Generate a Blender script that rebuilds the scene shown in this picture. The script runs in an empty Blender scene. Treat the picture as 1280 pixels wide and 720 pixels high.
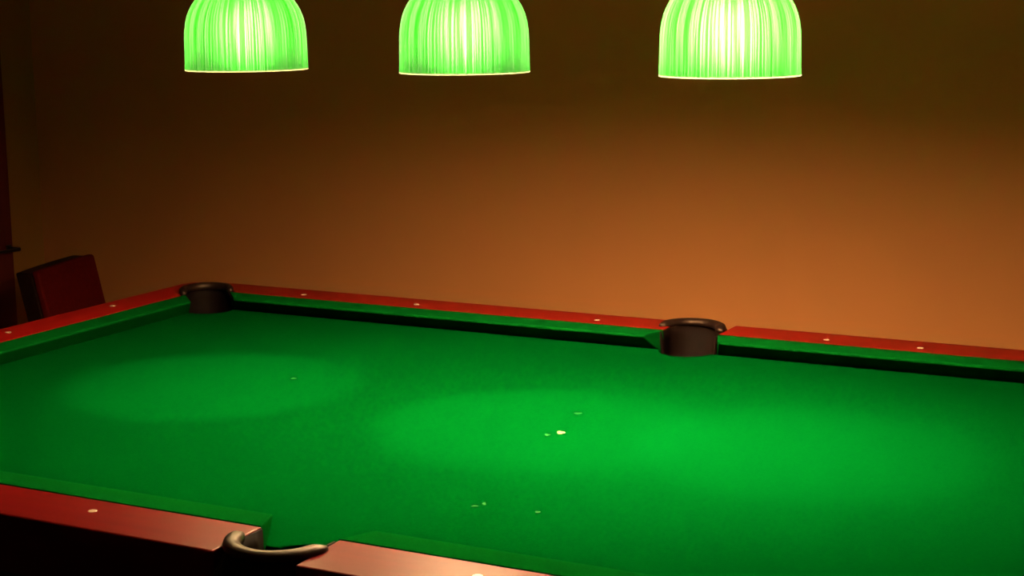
import bpy, bmesh, math, random
from mathutils import Vector, Matrix
random.seed(4)
S = bpy.context.scene
C = S.collection
PI = math.pi

# ------------------------------------------------------------------ measures (metres, table-centre origin)
T = 0.79                       # height of the cloth above the floor
L, W = 2.24, 1.237             # playing area nose to nose
HN, HT = 0.030, 0.034          # cushion nose, rail top (above the cloth)
WC, WW = 0.0545, 0.100         # cushion width, wood rail width
XI, YI = L / 2 + WC, W / 2 + WC
XO, YO = XI + WW, YI + WW
MIDC = (0.0, 0.656)            # centre of a middle pocket hole
CORC = (L / 2 + 0.012, W / 2 + 0.012)

# ------------------------------------------------------------------ materials
def mat(name, base=(.5, .5, .5), rough=.5, spec=.5, coat=0, metal=0):
    m = bpy.data.materials.new(name); m.use_nodes = True
    b = m.node_tree.nodes['Principled BSDF']
    b.inputs['Base Color'].default_value = (*base, 1)
    b.inputs['Roughness'].default_value = rough
    b.inputs['Specular IOR Level'].default_value = spec
    b.inputs['Coat Weight'].default_value = coat
    b.inputs['Metallic'].default_value = metal
    return m, m.node_tree.nodes, m.node_tree.links, b

def noise_colour(m, n, l, b, c0, c1, scale, stretch=(1, 1, 1), detail=4, lo=.3, hi=.7, bump=0, bdist=.001):
    tc = n.new('ShaderNodeTexCoord'); mp = n.new('ShaderNodeMapping'); mp.inputs['Scale'].default_value = stretch
    nz = n.new('ShaderNodeTexNoise'); nz.inputs['Scale'].default_value = scale; nz.inputs['Detail'].default_value = detail
    cr = n.new('ShaderNodeValToRGB')
    cr.color_ramp.elements[0].position = lo; cr.color_ramp.elements[0].color = (*c0, 1)
    cr.color_ramp.elements[1].position = hi; cr.color_ramp.elements[1].color = (*c1, 1)
    l.new(tc.outputs['Object'], mp.inputs['Vector']); l.new(mp.outputs['Vector'], nz.inputs['Vector'])
    l.new(nz.outputs['Fac'], cr.inputs['Fac']); l.new(cr.outputs['Color'], b.inputs['Base Color'])
    if bump:
        bp = n.new('ShaderNodeBump'); bp.inputs['Strength'].default_value = bump; bp.inputs['Distance'].default_value = bdist
        l.new(nz.outputs['Fac'], bp.inputs['Height']); l.new(bp.outputs['Normal'], b.inputs['Normal'])

def wood(name, c0, c1, along, rough, spec=.5, coat=0.0):
    m, n, l, b = mat(name, c0, rough, spec, coat)
    st = (1.2, 14, 14) if along == 'x' else ((14, 1.2, 14) if along == 'y' else (14, 14, 1.2))
    noise_colour(m, n, l, b, c0, c1, 3.0, st, 6, .3, .72, bump=.03)
    return m

CLOTH, n, l, b = mat('green_cloth', (0.001, .062, .004), .95, .0)
noise_colour(CLOTH, n, l, b, (0.0001, .0370, .0048), (0.0001, .0415, .0055), 260, (1, 1, 1), 3, .35, .65, bump=.10, bdist=.0006)
CUSHC, n, l, b = mat('green_cushion_cloth_lit', (0, .07, .008), .95, .0)  # bed cloth made lighter: lamp light on the sloping tops put into the colour
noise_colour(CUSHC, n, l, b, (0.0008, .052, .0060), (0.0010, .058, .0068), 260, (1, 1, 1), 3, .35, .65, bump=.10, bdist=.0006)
RAILX = wood('mahogany_rail_back_lit', (.155, .0030, .0024), (.195, .0042, .0034), 'x', .37, .13)  # one wood for all rails; this copy is lightened for the light it catches
RAILN = wood('mahogany_rail_front_dim', (.105, .0016, .0022), (.130, .0022, .0030), 'x', .38, .11)  # same wood, darkened in colour for the dimmer light on the front rail
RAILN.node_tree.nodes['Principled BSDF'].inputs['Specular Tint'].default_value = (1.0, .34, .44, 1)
RAILY = wood('mahogany_rail_end_lit', (.25, .0044, .0040), (.30, .0056, .0052), 'y', .37, .15)  # same wood, lightest copy: light on the end rails put into the colour
BODYM = wood('mahogany_body', (.020, .0035, .0022), (.030, .005, .003), 'x', .5, .3)
PLAST, n, l, b = mat('black_plastic', (.012, .0055, .0045), .42, .35)
b.inputs['Specular Tint'].default_value = (1, .66, .56, 1)
PLASTM, n, l, b = mat('matt_black_plastic', (.006, .004, .003), .6, .25)
LINER, n, l, b = mat('dark_leather', (.004, .0016, .0014), .7, .06)
noise_colour(LINER, n, l, b, (.0034, .0011, .0010), (.0056, .0018, .0016), 60, bump=.2)
PEARL, n, l, b = mat('pearl_inlay', (.5, .36, .27), .3, .5)
SLATE, n, l, b = mat('dark_inside', (.004, .003, .003), .9, .1)
CHALK, n, l, b = mat('chalk_mark', (.30, .40, .14), .9, .1)
CHALKD, n, l, b = mat('faint_chalk_mark', (.003, .085, .014), .9, .1)
WALL, n, l, b = mat('tan_plaster', (.72, .36, .15), .85, .15)
noise_colour(WALL, n, l, b, (.58, .212, .072), (.615, .226, .080), 2.2, (1, 1, 1), 5, .3, .7, bump=.05, bdist=.002)
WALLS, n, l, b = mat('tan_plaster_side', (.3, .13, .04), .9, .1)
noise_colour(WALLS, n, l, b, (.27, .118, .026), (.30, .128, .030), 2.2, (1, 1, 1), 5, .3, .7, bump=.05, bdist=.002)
CEIL, n, l, b = mat('ceiling_paint', (.62, .50, .36), .9, .1)
FLOOR = wood('floor_boards', (.05, .022, .012), (.085, .04, .02), 'x', .5)
DOORM = wood('dark_red_door_wood', (.075, .005, .004), (.10, .007, .006), 'z', .55, .25)
TRIMM = wood('dark_red_trim_wood', (.040, .010, .007), (.060, .014, .010), 'z', .5, .3)
BRASS, n, l, b = mat('aged_brass', (.55, .36, .12), .35, .5, 0, 1)
BLACKM, n, l, b = mat('dark_metal', (.02, .016, .014), .4, .5, 0, .6)
CORDM, n, l, b = mat('cord_sleeve', (.02, .018, .016), .7, .3)
UPHOL, n, l, b = mat('maroon_upholstery', (.115, .006, .006), .8, .04)
noise_colour(UPHOL, n, l, b, (.075, .0025, .003), (.095, .0035, .004), 90, bump=.2)
CHWOOD = wood('dark_chair_wood', (.010, .003, .0025), (.016, .005, .004), 'z', .6, .06)

def emission(name, col, strength):
    m = bpy.data.materials.new(name); m.use_nodes = True
    n = m.node_tree.nodes; l = m.node_tree.links
    n.remove(n['Principled BSDF'])
    e = n.new('ShaderNodeEmission'); e.inputs['Color'].default_value = (*col, 1); e.inputs['Strength'].default_value = strength
    l.new(e.outputs[0], n['Material Output'].inputs['Surface'])
    return m

def shade_material(name, gain):
    """pleated translucent green fabric: light from the bulb inside comes through the threads"""
    m = bpy.data.materials.new(name); m.use_nodes = True
    n = m.node_tree.nodes; l = m.node_tree.links
    n.remove(n['Principled BSDF'])
    tc = n.new('ShaderNodeTexCoord'); sx = n.new('ShaderNodeSeparateXYZ'); l.new(tc.outputs['Object'], sx.inputs[0])
    neg = n.new('ShaderNodeMath'); neg.operation = 'MULTIPLY'; neg.inputs[1].default_value = -1; l.new(sx.outputs['Y'], neg.inputs[0])
    at = n.new('ShaderNodeMath'); at.operation = 'ARCTAN2'; l.new(sx.outputs['X'], at.inputs[0]); l.new(neg.outputs[0], at.inputs[1])
    cb = n.new('ShaderNodeCombineXYZ'); l.new(at.outputs[0], cb.inputs['X'])
    zs = n.new('ShaderNodeMath'); zs.operation = 'MULTIPLY'; zs.inputs[1].default_value = .12; l.new(sx.outputs['Z'], zs.inputs[0]); l.new(zs.outputs[0], cb.inputs['Y'])
    def nz(scale, det, lo, hi):
        a = n.new('ShaderNodeTexNoise'); a.inputs['Scale'].default_value = scale; a.inputs['Detail'].default_value = det
        r = n.new('ShaderNodeMapRange'); r.inputs['From Min'].default_value = lo; r.inputs['From Max'].default_value = hi
        l.new(cb.outputs[0], a.inputs['Vector']); l.new(a.outputs['Fac'], r.inputs['Value']); return r.outputs[0]
    thin = nz(36, 2.5, .45, .70)      # pale threads
    dark = nz(24, 2.0, .53, .67)      # deep folds
    mix1 = n.new('ShaderNodeMixRGB'); mix1.inputs['Color1'].default_value = (GT[0], GT[1], GT[2], 1); mix1.inputs['Color2'].default_value = (PT[0], PT[1], PT[2], 1)
    l.new(thin, mix1.inputs['Fac'])
    mix2 = n.new('ShaderNodeMixRGB'); mix2.inputs['Color2'].default_value = (DT[0], DT[1], DT[2], 1)
    l.new(mix1.outputs[0], mix2.inputs['Color1']); l.new(dark, mix2.inputs['Fac'])
    def scaled(k):
        s = n.new('ShaderNodeMixRGB'); s.blend_type = 'MULTIPLY'; s.inputs['Fac'].default_value = 1
        s.inputs['Color2'].default_value = (k, k, k, 1); l.new(mix2.outputs[0], s.inputs['Color1']); return s.outputs[0]
    tr = n.new('ShaderNodeBsdfTranslucent'); l.new(scaled(KT * gain), tr.inputs['Color'])
    rf = n.new('ShaderNodeBsdfRefraction'); rf.inputs['IOR'].default_value = 1.45; rf.inputs['Roughness'].default_value = .95
    l.new(scaled(KR * gain), rf.inputs['Color'])
    df = n.new('ShaderNodeBsdfDiffuse'); df.inputs['Color'].default_value = (.50, .46, .30, 1)
    a1 = n.new('ShaderNodeAddShader'); l.new(tr.outputs[0], a1.inputs[0]); l.new(rf.outputs[0], a1.inputs[1])
    ge = n.new('ShaderNodeNewGeometry'); mx = n.new('ShaderNodeMixRGB'); mx.inputs['Color1'].default_value = (.012, .05, .012, 1); mx.inputs['Color2'].default_value = (.50, .46, .30, 1)
    l.new(ge.outputs['Backfacing'], mx.inputs['Fac']); l.new(mx.outputs[0], df.inputs['Color'])
    a2 = n.new('ShaderNodeAddShader'); l.new(a1.outputs[0], a2.inputs[0]); l.new(df.outputs[0], a2.inputs[1])
    l.new(a2.outputs[0], n['Material Output'].inputs['Surface'])
    return m
GT, PT, DT = (.060, 1.0, .075), (.44, 1.0, .74), (.04, .66, .05)
KT, KR = .0066, .0074
BULB = 900
WARM = (1.0, .70, .34)

# ------------------------------------------------------------------ helpers
def link(name, bm, m, parent=None, smooth=False, loc=None, rot=None):
    me = bpy.data.meshes.new(name); bmesh.ops.recalc_face_normals(bm, faces=bm.faces); bm.to_mesh(me); bm.free()
    o = bpy.data.objects.new(name, me); C.objects.link(o); me.materials.append(m)
    if smooth:
        for f in me.polygons: f.use_smooth = True
    if parent: o.parent = parent
    if loc: o.location = loc
    if rot: o.rotation_euler = rot
    return o

def empty(name, loc=(0, 0, 0), rz=0, label=None, cat=None, group=None):
    o = bpy.data.objects.new(name, None); C.objects.link(o); o.location = loc; o.rotation_euler = (0, 0, rz)
    o.empty_display_size = .1
    tag(o, label, cat, group); return o

def tag(o, label=None, cat=None, group=None):
    if label: o['label'] = label
    if cat: o['category'] = cat
    if group: o['group'] = group

def box(bm, lo, hi, bevel=0, seg=2):
    x0, y0, z0 = lo; x1, y1, z1 = hi
    v = [bm.verts.new(p) for p in ((x0, y0, z0), (x1, y0, z0), (x1, y1, z0), (x0, y1, z0), (x0, y0, z1), (x1, y0, z1), (x1, y1, z1), (x0, y1, z1))]
    fs = [bm.faces.new([v[i] for i in q]) for q in ((3, 2, 1, 0), (4, 5, 6, 7), (0, 1, 5, 4), (1, 2, 6, 5), (2, 3, 7, 6), (3, 0, 4, 7))]
    if bevel:
        es = list({e for f in fs for e in f.edges})
        bmesh.ops.bevel(bm, geom=es, offset=bevel, segments=seg, profile=.6, affect='EDGES')
    return v

def prism(bm, pts, z0, z1):
    a = [bm.verts.new((x, y, z0)) for x, y in pts]; c = [bm.verts.new((x, y, z1)) for x, y in pts]
    k = len(pts)
    bm.faces.new(a[::-1]); bm.faces.new(c)
    for i in range(k): bm.faces.new((a[i], a[(i + 1) % k], c[(i + 1) % k], c[i]))

def lathe(bm, prof, seg=48, cap0=False, cap1=False, cx=0, cy=0, disp=None):
    rings = []
    for j, (r, z) in enumerate(prof):
        ring = []
        for i in range(seg):
            a = 2 * PI * i / seg
            rr = r + (disp(a, j) if disp else 0)
            ring.append(bm.verts.new((cx + rr * math.cos(a), cy + rr * math.sin(a), z)))
        rings.append(ring)
    for A, B in zip(rings, rings[1:]):
        for i in range(seg): bm.faces.new((A[i], A[(i + 1) % seg], B[(i + 1) % seg], B[i]))
    if cap0: bm.faces.new(rings[0][::-1])
    if cap1: bm.faces.new(rings[-1])

def sweep(bm, path, sect):
    """closed section [(u,v)...] at each path frame (origin, uaxis, vaxis, su, sv)"""
    rings = []
    for o, u, v, su, sv in path:
        rings.append([bm.verts.new(o + u * (a * su) + v * (c * sv)) for a, c in sect])
    k = len(sect)
    for A, B in zip(rings, rings[1:]):
        for i in range(k): bm.faces.new((A[i], A[(i + 1) % k], B[(i + 1) % k], B[i]))
    bm.faces.new(rings[0][::-1]); bm.faces.new(rings[-1])

def cut(o, cutters):
    """subtract cutter bmeshes from a mesh object and keep the plain mesh"""
    tmp = []
    for bm in cutters:
        me = bpy.data.meshes.new('cutter'); bmesh.ops.recalc_face_normals(bm, faces=bm.faces); bm.to_mesh(me); bm.free()
        c = bpy.data.objects.new('cutter', me); C.objects.link(c); tmp.append(c)
        md = o.modifiers.new('cut', 'BOOLEAN'); md.operation = 'DIFFERENCE'; md.object = c; md.solver = 'EXACT'
    dg = bpy.context.evaluated_depsgraph_get(); dg.update()
    me = bpy.data.meshes.new_from_object(o.evaluated_get(dg))
    o.modifiers.clear(); old = o.data; o.data = me
    bpy.data.meshes.remove(old)
    for c in tmp:
        me2 = c.data; bpy.data.objects.remove(c); bpy.data.meshes.remove(me2)
    return o

def bevel_mod(o, w, seg=3, ang=35):
    md = o.modifiers.new('edge', 'BEVEL'); md.width = w; md.segments = seg; md.limit_method = 'ANGLE'; md.angle_limit = math.radians(ang)
    md.harden_normals = False
    return o

def cyl(cx, cy, r, z0, z1, seg=64):
    bm = bmesh.new(); lathe(bm, [(r, z0), (r, z1)], seg, True, True, cx, cy); return bm

# ------------------------------------------------------------------ room shell
X0, X1, Y0, Y1, H = -2.19, 3.3, -4.0, 1.25, 2.6
def struct(name, bm, m):
    o = link(name, bm, m); o['kind'] = 'structure'; return o
bm = bmesh.new(); box(bm, (X0 - .1, Y0 - .1, -.1), (X1 + .1, Y1 + .1, 0)); struct('floor', bm, FLOOR)
bm = bmesh.new(); box(bm, (X0 - .1, Y0 - .1, H), (X1 + .1, Y1 + .1, H + .1)); struct('ceiling', bm, CEIL)
bm = bmesh.new(); box(bm, (X0 - .1, Y1, 0), (X1 + .1, Y1 + .1, H)); struct('wall_back', bm, WALL)
bm = bmesh.new(); box(bm, (X0 - .1, Y0 - .1, 0), (X1 + .1, Y0, H)); struct('wall_front', bm, WALL)
bm = bmesh.new(); box(bm, (X1, Y0, 0), (X1 + .1, Y1, H)); struct('wall_right', bm, WALL)
DY0, DY1 = -.68, .24             # doorway in the left wall
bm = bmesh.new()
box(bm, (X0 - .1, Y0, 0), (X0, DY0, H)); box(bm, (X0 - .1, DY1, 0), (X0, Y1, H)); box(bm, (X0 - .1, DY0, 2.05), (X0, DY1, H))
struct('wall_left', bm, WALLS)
bm = bmesh.new(); box(bm, (X0, Y1 - .015, 0), (X1, Y1, .10), .004); struct('baseboard_back', bm, TRIMM)
bm = bmesh.new(); box(bm, (X0, DY1 + .08, 0), (X0 + .015, Y1 - .015, .10), .004); struct('baseboard_left', bm, TRIMM)
bm = bmesh.new()
for y0, y1, z0, z1 in ((DY0 - .07, DY0, 0, 2.12), (DY1, DY1 + .07, 0, 2.12), (DY0, DY1, 2.05, 2.12)):
    box(bm, (X0 - .1, y0, z0), (X0 + .02, y1, z1), .004)
struct('trim_1', bm, TRIMM)

# door leaf standing open, its free edge near the back left corner
hinge = Vector((X0 + .035, DY1 + .02, 0)); free = Vector((DOORX, DOORY, 0)) if 'DOORX' in globals() else Vector((-2.070, 1.005, 0))
dv = free - hinge; dlen = dv.length; ang = math.atan2(dv.y, dv.x)
droot = bpy.data.objects.new('door_1', None); C.objects.link(droot); droot.location = hinge + Vector((0, 0, .01)); droot.rotation_euler = (0, 0, ang); droot['kind'] = 'structure'
bm = bmesh.new(); box(bm, (0, 0, 0), (dlen, .04, 2.02), .003)
o = link('door_leaf', bm, DOORM, droot); o['kind'] = 'structure'
bm = bmesh.new()
for z0, z1 in ((.12, .70), (.92, 1.88)):
    box(bm, (.12, -.006, z0), (dlen - .12, .0, z1), .003)
o = link('door_panel', bm, DOORM, droot); o['kind'] = 'structure'
HZ = .812
bm = bmesh.new()
box(bm, (dlen - .024, -.004, HZ - .009), (dlen - .008, 0, HZ + .009), .0015)
bx = [(Vector((dlen - .016, -.003 - t, HZ)), Vector((1, 0, 0)), Vector((0, 0, 1)), .005, .005) for t in (0, .036, .041)]
sec8 = [(math.cos(2 * PI * i / 10), math.sin(2 * PI * i / 10)) for i in range(10)]
sweep(bm, bx, sec8)
lv = [(Vector((dlen - .012 - t, -.041, HZ)), Vector((0, 1, 0)), Vector((0, 0, 1)), .005, .005 - t * .015) for t in (0, .05, .10)]
sweep(bm, lv, sec8)
o = link('door_handle', bm, BLACKM, droot); o['kind'] = 'structure'

# ------------------------------------------------------------------ pool table
tbl = empty('pool_table', (0, 0, 0), 0, 'pool table with green cloth, glossy red-brown wooden rails and black pockets', 'pool table')
MID = [(-.002, MIDC[1]), (.000, -MIDC[1] - .014)]
COR = [(sx * CORC[0], sy * CORC[1]) for sx in (1, -1) for sy in (1, -1)]
RM, RC = .0525, .055

def hole_cutters(z0, z1, extra=0):
    out = [cyl(x, y, RM + extra, z0, z1) for x, y in MID] + [cyl(x, y, RC + extra, z0, z1) for x, y in COR]
    return out
# cloth bed
bm = bmesh.new(); box(bm, (-L / 2 - .03, -W / 2 - .03, T - .028), (L / 2 + .03, W / 2 + .03, T))
bed = link('cloth_bed', bm, CLOTH, tbl); cut(bed, hole_cutters(T - .1, T + .1)); bevel_mod(bed, .004, 3)
# cushions
def cushion(ax, s):
    """ax 'x': long-side cushion halves (two per side), ax 'y': end cushions"""
    segs = []
    if ax == 'x':
        for q in (-1, 1):
            segs.append((q,))
    else: segs.append((0,))
    for (q,) in segs:
        bm = bmesh.new()
        U = .036 if ax == 'x' else .024
        prof = [(0.000, HN), (.0015, HN + .0018), (.010, HN + .0028), (WC - .001, HT + .0004), (WC + .003, HT - .004), (WC + .003, -.02), (U + .004, -.001), (U, 0), (.0012, HN - .003)]
        rings = []
        if ax == 'x':
            # middle-pocket end and corner end, positions depend on depth d behind the nose
            ends = (lambda d: .077 - .021 * min(1, max(0, d) / WC), lambda d: L / 2 - .066 + .050 * min(1, max(0, d) / WC))
            ts = [0, .12, .5, .88, 1]
            for t in ts:
                rings.append([bm.verts.new((q * (ends[0](d) * (1 - t) + ends[1](d) * t), s * (W / 2 + d), T + z)) for d, z in prof])
        else:
            e = lambda d: W / 2 - .066 + .050 * min(1, max(0, d) / WC)
            for t in (0, .1, .5, .9, 1):
                rings.append([bm.verts.new((s * (L / 2 + d), -e(d) * (1 - t) + e(d) * t, T + z)) for d, z in prof])
        k = len(prof)
        for A, B in zip(rings, rings[1:]):
            for i in range(k): bm.faces.new((A[i], A[(i + 1) % k], B[(i + 1) % k], B[i]))
        bm.faces.new(rings[0][::-1]); bm.faces.new(rings[-1])
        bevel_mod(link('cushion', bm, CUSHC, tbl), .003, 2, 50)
for s in (1, -1): cushion('x', s); cushion('y', s)
# wooden rails, mitred at the corners and bitten away round the pockets
CR = .075
rails = {}
def rail(key, pts, m):
    bm = bmesh.new(); prism(bm, pts, T - .045, T + HT)
    o = link('wood_rail', bm, m, tbl)
    cs = [cyl(x + math.copysign(q, x) * .7071, y + math.copysign(q, y) * .7071, rr, T - .1, T + .1) for x, y in COR for q, rr in ((0, .060), (.034, .056), (-.02, .060))]
    cut(o, cs); bevel_mod(o, .0025, 2, 40)
    rails[key] = o
def rnd(sx, sy, n=6, half=0):
    """rounded outer corner, half: 1 = from the long side to the diagonal, 2 = from the diagonal to the end"""
    r = .07; cx, cy = XO - r, YO - r; out = []
    a0, a1 = (PI / 2, PI / 4) if half == 1 else (PI / 4, 0)
    for i in range(n + 1):
        a = a0 + (a1 - a0) * i / n
        out.append((sx * (cx + r * math.cos(a)), sy * (cy + r * math.sin(a))))
    return out
for sy in (1, -1):
    for sx in (1, -1):
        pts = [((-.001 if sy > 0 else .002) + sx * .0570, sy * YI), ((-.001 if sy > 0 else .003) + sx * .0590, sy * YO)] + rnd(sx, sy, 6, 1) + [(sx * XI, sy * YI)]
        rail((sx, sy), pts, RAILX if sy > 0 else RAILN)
for sx in (1, -1):
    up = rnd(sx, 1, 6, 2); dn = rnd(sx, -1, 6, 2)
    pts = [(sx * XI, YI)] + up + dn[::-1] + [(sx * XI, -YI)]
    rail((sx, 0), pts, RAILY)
# inlaid sights
def sight(key, x, y):
    bm = bmesh.new(); lathe(bm, [(.0062, 0), (.0062, .0006), (.0050, .0011)], 20, True, True, x, y)
    for v in bm.verts: v.co.z += T + HT - .0003
    o = link('rail_sight', bm, PEARL, tbl); o.parent = rails[key]
for x in (-.931, -.640, -.216): sight((-1, 1), x, .712)
for x in (.261, .439, .85): sight((1, 1), x, .712)
for y in (.430, .118, -.19, -.43): sight((-1, 0), -1.235, y)
for y in (.430, .118, -.19, -.43): sight((1, 0), 1.235, y)
for x in (-.291, -.56, -.85): sight((-1, -1), x, -.714)
for x in (.271, .56, .85): sight((1, -1), x, -.714)

# pockets: lined drop, horseshoe lip standing on the rails, apron casting on the outside
def pocket(cx, cy, ang, corner, loff=.052, lipx=0):
    """ang: direction pointing out of the table"""
    root = bpy.data.objects.new('pocket', None); C.objects.link(root); root.parent = tbl
    root.location = (cx, cy, T); root.rotation_euler = (0, 0, ang - PI / 2)      # local +y points outwards
    r = RC if corner else RM
    # liner: back wall up to the lip, full cup below the cloth
    bm = bmesh.new()
    n = 32; y0 = (.008 if cy > 0 else .006) if not corner else -.012
    lo_, rt = (loff - .002, .0556) if not corner else (.034, .045)
    rows = []
    for rr, of, z in ((rt, lo_, HT - .002), (max(rt, r) * .98, lo_ - .006, .012), (r, lo_ - .012, -.004), (r - .002, .016, -.05), (r - .008, .0, -.10)):
        pts = [(-rr, y0), (-rr, (y0 + of) / 2)] + [(rr * math.sin(-PI / 2 + PI * k / n), of + rr * math.cos(-PI / 2 + PI * k / n)) for k in range(n + 1)] + [(rr, (y0 + of) / 2), (rr, y0)]
        rows.append([bm.verts.new((x, y, z)) for x, y in pts])
    for A, B in zip(rows, rows[1:]):
        for i in range(len(A) - 1): bm.faces.new((A[i], A[i + 1], B[i + 1], B[i]))
    o = link('pocket_liner', bm, LINER, root, True)
    md = o.modifiers.new('wall', 'SOLIDIFY'); md.thickness = .003; md.offset = 1
    bm = bmesh.new(); lathe(bm, [(r + .004, -.030), (r - .002, -.07), (r - .006, -.13), (.01, -.14)], 40, False, True)
    o = link('pocket_cup', bm, LINER, root, True)
    # lip
    bm = bmesh.new()
    off = loff if not corner else .034
    rin, wid = (.047, .021) if not corner else (.043, .017)
    hgt = .011 if not corner else .014
    sect = [(-.5, -.2), (.5, -.2), (.54, .30), (.46, .72), (.22, .97), (-.12, 1.0), (-.40, .80), (-.52, .40)]
    path = []; m = 48
    span = math.radians(94 if not corner else 112)
    for i in range(m + 1):
        t = -1 + 2 * i / m; a = t * span
        rad = rin + wid / 2
        g = max(0, (abs(t) - .80) / .20)
        su = wid * (1 - .40 * g ** 2); sv = hgt * (1 - .45 * g ** 2)
        rad2 = rad + .003 * g
        path.append((Vector((lipx + rad2 * math.sin(a), off + rad2 * math.cos(a), HT - .001)), Vector((math.sin(a), math.cos(a), 0)), Vector((0, 0, 1)), su, sv))
    sweep(bm, path, sect)
    o = link('pocket_lip', bm, PLAST, root, True)
    # casting over the outer face of the rail: inner edge under the lip, top sloping down and out
    bm = bmesh.new()
    if not corner:
        ro = rin + wid * .75; k = 14; ain = math.radians(52)
        inner = [(ro * math.sin(-ain + 2 * ain * i / k), off + ro * math.cos(-ain + 2 * ain * i / k)) for i in range(k + 1)]
        yo = YO - abs(cy) + .012
        outer = [(x * 1.02, yo) if abs(x) > .0 else (x, yo) for x, y in inner]
    else:
        ro = rin + wid * .75; k = 14; ain = math.radians(70)
        inner = [(ro * math.sin(-ain + 2 * ain * i / k), off + ro * math.cos(-ain + 2 * ain * i / k)) for i in range(k + 1)]
        outer = [(x * 1.04, y + .022) for x, y in inner]
    zi = HT; zo = HT - .030 if not corner else HT - .004; zb = -.062
    cols = [[bm.verts.new((p[0], p[1], zi)), bm.verts.new((q[0], q[1], zo)), bm.verts.new((q[0], q[1], zb)), bm.verts.new((p[0], p[1], zb))] for p, q in zip(inner, outer)]
    for A, B in zip(cols, cols[1:]):
        for i in range(4): bm.faces.new((A[i], A[(i + 1) % 4], B[(i + 1) % 4], B[i]))
    bm.faces.new(cols[0][::-1]); bm.faces.new(cols[-1])
    link('pocket_casting', bm, PLASTM, root, False)
for x, y in MID: pocket(x, y, math.copysign(PI / 2, y), False, .052 if y > 0 else .045, -.009 if y > 0 else -.001)
for sx in (1, -1):
    for sy in (1, -1): pocket(sx * CORC[0], sy * CORC[1], math.atan2(sy, sx), True)

# frame, skirt and legs
def ring(bm, xo, yo, xi, yi, z0, z1):
    pts = lambda x, y: [(x, y), (-x, y), (-x, -y), (x, -y)]
    for i in range(4):
        a, b_ = pts(xo, yo)[i], pts(xo, yo)[(i + 1) % 4]; c, d = pts(xi, yi)[(i + 1) % 4], pts(xi, yi)[i]
        prism(bm, [a, b_, c, d], z0, z1)
for (lo, hi) in (((-XO + .03, -YO + .012), (XO - .03, -YO + .042)), ((-XO + .03, YO - .042), (XO - .03, YO - .012)),
                 ((-XO + .012, -YO + .05), (-XO + .042, YO - .05)), ((XO - .042, -YO + .05), (XO - .012, YO - .05))):
    bm = bmesh.new(); box(bm, (*lo, T - .26), (*hi, T - .040), .004); link('skirt_panel', bm, BODYM, tbl)
bm = bmesh.new(); box(bm, (-XO + .05, -YO + .05, T - .24), (XO - .05, YO - .05, T - .18)); link('cabinet_base', bm, SLATE, tbl)
for sx in (1, -1):
    for sy in (1, -1):
        bm = bmesh.new()
        cx, cy = sx * (XO - .16), sy * (YO - .15)
        rows = []
        for w_, z in ((.055, .03), (.060, .08), (.070, .20), (.080, .40), (.082, .55)):
            rows.append([bm.verts.new((cx + a * w_, cy + c * w_, z)) for a, c in ((1, 1), (-1, 1), (-1, -1), (1, -1))])
        for A, B in zip(rows, rows[1:]):
            for i in range(4): bm.faces.new((A[i], A[(i + 1) % 4], B[(i + 1) % 4], B[i]))
        bm.faces.new(rows[0][::-1]); bm.faces.new(rows[-1])
        lg = bevel_mod(link('leg', bm, BODYM, tbl), .006, 2)
        bm = bmesh.new(); lathe(bm, [(.035, 0), (.038, .006), (.038, .022), (.02, .031)], 24, True, True, cx, cy)
        link('levelling_foot', bm, BLACKM, lg)

# chalk flecks left on the cloth
def fleck(x, y, rx, ry, a, m):
    bm = bmesh.new()
    k = 14
    top = []; bot = []
    for i in range(k):
        t = 2 * PI * i / k; q = 1 + .18 * math.sin(3 * t + x * 40)
        px, py = rx * q * math.cos(t), ry * q * math.sin(t)
        X, Y = x + px * math.cos(a) - py * math.sin(a), y + px * math.sin(a) + py * math.cos(a)
        bot.append(bm.verts.new((X, Y, T))); top.append(bm.verts.new((X, Y, T + .0006)))
    bm.faces.new(top); bm.faces.new(bot[::-1])
    for i in range(k): bm.faces.new((bot[i], bot[(i + 1) % k], top[(i + 1) % k], top[i]))
    return link('chalk_fleck', bm, m, tbl)
VR = .47
fleck(.037, .002, .0062, .0085, VR, CHALK)
fleck(.024, -.020, .0045, .0065, VR, CHALKD)
fleck(.011, .124, .0065, .006, VR, CHALKD)
fleck(-.567, .140, .005, .006, VR, CHALKD)
fleck(.101, -.378, .0026, .006, VR, CHALKD)
fleck(.094, -.393, .0045, .003, VR + .3, CHALKD)
fleck(.183, -.380, .0036, .005, VR, CHALKD)

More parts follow.
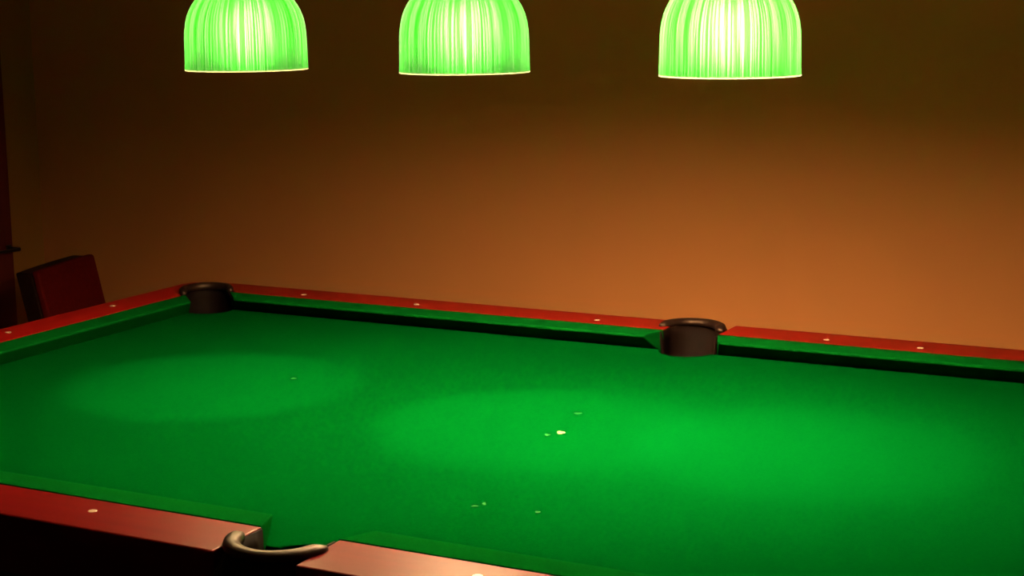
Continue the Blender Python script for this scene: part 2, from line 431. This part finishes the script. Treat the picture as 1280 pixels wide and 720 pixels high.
# ------------------------------------------------------------------ hanging lamps
RIM = T + .5645
SR = .1035
PROF = [(SR, .0019), (SR - .0002, .006), (SR - .0006, .02), (SR - .0008, .035), (SR - .001, .05), (SR - .0018, .065), (SR - .0035, .078), (SR - .0065, .090), (SR - .0105, .100), (SR - .016, .110), (SR - .024, .121), (SR - .034, .132), (SR - .046, .142)]
rnd_amp = [random.uniform(-1, 1) for _ in range(240)]
def pleat(a, j):
    i = int(round(a / (2 * PI) * 240)) % 240
    k = .0006 * min(1, .35 + .65 * (1 - PROF[j][1] / .155)) if PROF[j][1] < .12 else .0004
    return k * (.6 * (1 if i % 2 else -1) + .7 * rnd_amp[i])
def make_lamp(x, y, label, gain, bulb_mat, tgt, spot_w, fill_w):
    t = empty('pendant_lamp', (x, y, RIM), 0, label, 'lamp', 'green pendant lamps over the pool table')
    bm = bmesh.new(); lathe(bm, PROF, 240, disp=pleat)
    link('lamp_shade', bm, shade_material('green_pleated_fabric', gain), t, True)
    bm = bmesh.new()
    lathe(bm, [(SR + .0004, -.0006), (SR + .0008, .0006), (SR + .0004, .0020)], 96)
    link('rim_band', bm, rim_material(gain), t, True)
    bm = bmesh.new(); lathe(bm, [(.0205, .150), (.0205, .176), (.014, .190), (.0125, .215), (.005, .220)], 40, True, True)  # unseen gap round the cap, shaped to let warm light onto the ceiling
    for k in range(3):
        a = 2 * PI * k / 3 + .3; u = Vector((math.cos(a), math.sin(a), 0)); sd = Vector((-u.y, u.x, 0))
        sweep(bm, [(u * q + Vector((0, 0, .146)), sd, Vector((0, 0, 1)), .003, .002) for q in (.018, .059)], [(-1, -1), (1, -1), (1, 1), (-1, 1)])
    link('shade_cap', bm, BRASS, t, True)
    bm = bmesh.new(); lathe(bm, [(.003, .218), (.003, H - RIM - .02)], 12, True, True); link('cord', bm, CORDM, t, True)
    bm = bmesh.new(); lathe(bm, [(.010, H - RIM - .045), (.03, H - RIM - .035), (.052, H - RIM - .012), (.055, H - RIM)], 40, True, True); link('ceiling_cup', bm, BRASS, t, True)
    bm = bmesh.new(); lathe(bm, [(.017, .100), (.019, .105), (.019, .150)], 28, True, True); sk = link('bulb_socket', bm, BLACKM, t, True)
    bm = bmesh.new(); lathe(bm, BPROF, 24, True, True)
    link('light_bulb', bm, bulb_mat, t, True)
    # reflector beam of the bulb
    ld = bpy.data.lights.new('lamp_beam', 'SPOT'); ld.energy = spot_w; ld.color = WARM; ld.spot_size = math.radians(SPOT_A); ld.spot_blend = SPOT_B; ld.shadow_soft_size = .012
    lo = bpy.data.objects.new('lamp_beam', ld); C.objects.link(lo); lo.parent = t; lo.location = (0, 0, -.004)
    d = Vector((tgt[0] - x, tgt[1] - y, T - RIM)); lo.rotation_euler = d.to_track_quat('-Z', 'Y').to_euler()
    ld = bpy.data.lights.new('lamp_fill', 'SPOT'); ld.energy = fill_w; ld.color = WARM; ld.spot_size = math.radians(118); ld.spot_blend = 1; ld.shadow_soft_size = .02  # added wide fill light, brightens the cloth around the beams
    lo = bpy.data.objects.new('lamp_fill', ld); C.objects.link(lo); lo.parent = t; lo.location = (0, 0, -.003); lo.rotation_euler = Vector((.06, -.03, -.56)).to_track_quat('-Z', 'Y').to_euler()
    return t
BPROF = [(.004, .009), (.014, .012), (.022, .020), (.0265, .036), (.0280, .052), (.0270, .068), (.021, .085), (.017, .100)]
SPOT_A, SPOT_B = 55, .40
def rim_material(k):
    m = bpy.data.materials.new('pale_trim_band'); m.use_nodes = True
    n = m.node_tree.nodes; n.remove(n['Principled BSDF']); t = n.new('ShaderNodeBsdfTranslucent'); t.inputs['Color'].default_value = (.017 * k, .024 * k, .016 * k, 1)
    m.node_tree.links.new(t.outputs[0], n['Material Output'].inputs['Surface']); return m
def bulb_material(name, strength):
    m = emission(name, WARM, strength); n = m.node_tree.nodes; l = m.node_tree.links
    tc = n.new('ShaderNodeTexCoord'); sx = n.new('ShaderNodeSeparateXYZ'); mr = n.new('ShaderNodeMapRange')
    mr.inputs['From Min'].default_value = .012; mr.inputs['From Max'].default_value = .066; mr.inputs['To Min'].default_value = .55 * strength; mr.inputs['To Max'].default_value = 1.5 * strength
    l.new(tc.outputs['Object'], sx.inputs[0]); l.new(sx.outputs['Z'], mr.inputs['Value']); l.new(mr.outputs[0], n['Emission'].inputs['Strength'])
    return m
BP = (.45, 1.95, 1.05)            # bulb glow of each lamp
SP = (34, 46, 27)               # narrow reflector beam of each bulb, watts
WP = (1, 8, 74)               # added wide fill light in each lamp, watts
make_lamp(-.565, .03, 'green pleated pendant lamp over the left end of the pool table', 1.85, bulb_material('warm_bulb', BULB * BP[0]), (-.655, .036), SP[0], WP[0])
make_lamp(-.142, .03, 'green pleated pendant lamp hanging between two matching lamps', .50, bulb_material('warm_bulb', BULB * BP[1]), (-.03, .02), SP[1], WP[1])
make_lamp(.301, .03, 'brightest green pleated pendant lamp with a white-hot glow, right of the other two', 1.45, bulb_material('warm_bulb', BULB * BP[2]), (.40, .055), SP[2], WP[2])

# ------------------------------------------------------------------ chair by the left wall
ch = empty('upholstered_chair', (-1.846, .947, 0), 0, 'maroon upholstered chair with dark frame beside the left wall', 'chair')
ch.rotation_euler = (0, 0, math.radians(14))       # local +x is the way the sitter faces
CW = .15
LEAN = math.tan(math.radians(12))
TOP = .803
def leanx(z): return (TOP - z) * LEAN              # the back leans away at the top
def backslab(x0, x1, y0, y1, z0, z1, arch=0, n=10):
    bm = bmesh.new(); rows = []
    for i in range(n + 1):
        y = y0 + (y1 - y0) * i / n; zt = z1 + arch * (1 - (2 * i / n - 1) ** 2)
        rows.append([bm.verts.new((x0 + leanx(z0), y, z0)), bm.verts.new((x1 + leanx(z0), y, z0)), bm.verts.new((x1 + leanx(zt), y, zt)), bm.verts.new((x0 + leanx(zt), y, zt))])
    for A, B in zip(rows, rows[1:]):
        for i in range(4): bm.faces.new((A[i], A[(i + 1) % 4], B[(i + 1) % 4], B[i]))
    bm.faces.new(rows[0][::-1]); bm.faces.new(rows[-1]); return bm
bevel_mod(link('backrest', backslab(-.006, .014, -CW, CW, .47, TOP, .002), UPHOL, ch), .006, 3)
bevel_mod(link('back_frame', backslab(-.052, -.006, -CW, CW, .47, TOP - .004, .002), CHWOOD, ch), .005, 2)
bm = bmesh.new(); box(bm, (.02, -CW - .02, .41), (.46, CW + .02, .475), .02, 3); link('seat', bm, UPHOL, ch, True)
bm = bmesh.new(); box(bm, (.03, -CW - .01, .36), (.45, CW + .01, .41), .004); link('seat_frame', bm, CHWOOD, ch)
for fx in (.05, .43):
    for sy in (-1, 1):
        bm = bmesh.new(); rows = []
        for w_, z in ((.013, 0), (.020, .36)):
            rows.append([bm.verts.new((fx + (-.05 * (1 - z / .36) if fx < .2 else 0) + a * w_, sy * (CW - .012) + c * w_, z)) for a, c in ((1, 1), (-1, 1), (-1, -1), (1, -1))])
        for i in range(4): bm.faces.new((rows[0][i], rows[0][(i + 1) % 4], rows[1][(i + 1) % 4], rows[1][i]))
        bm.faces.new(rows[0][::-1]); bm.faces.new(rows[1]); link('leg', bm, CHWOOD, ch)

# ------------------------------------------------------------------ world, camera, colour
w = bpy.data.worlds.new('night'); S.world = w; w.use_nodes = True
w.node_tree.nodes['Background'].inputs['Color'].default_value = (.001, .0008, .0006, 1)
cd = bpy.data.cameras.new('camera'); cam = bpy.data.objects.new('camera', cd); C.objects.link(cam)
cam.location = (1.11047778, -2.26611308, T + .676616364)
cam.rotation_euler = (1.39606999, .00978825224, .470162878)
cd.sensor_width = 36; cd.lens = 2039.3557 / 1280 * 36; cd.clip_start = .02
S.camera = cam
S.view_settings.view_transform = 'Standard'; S.view_settings.look = 'None'; S.view_settings.exposure = 0
try: S.cycles.use_denoising = True
except Exception: pass
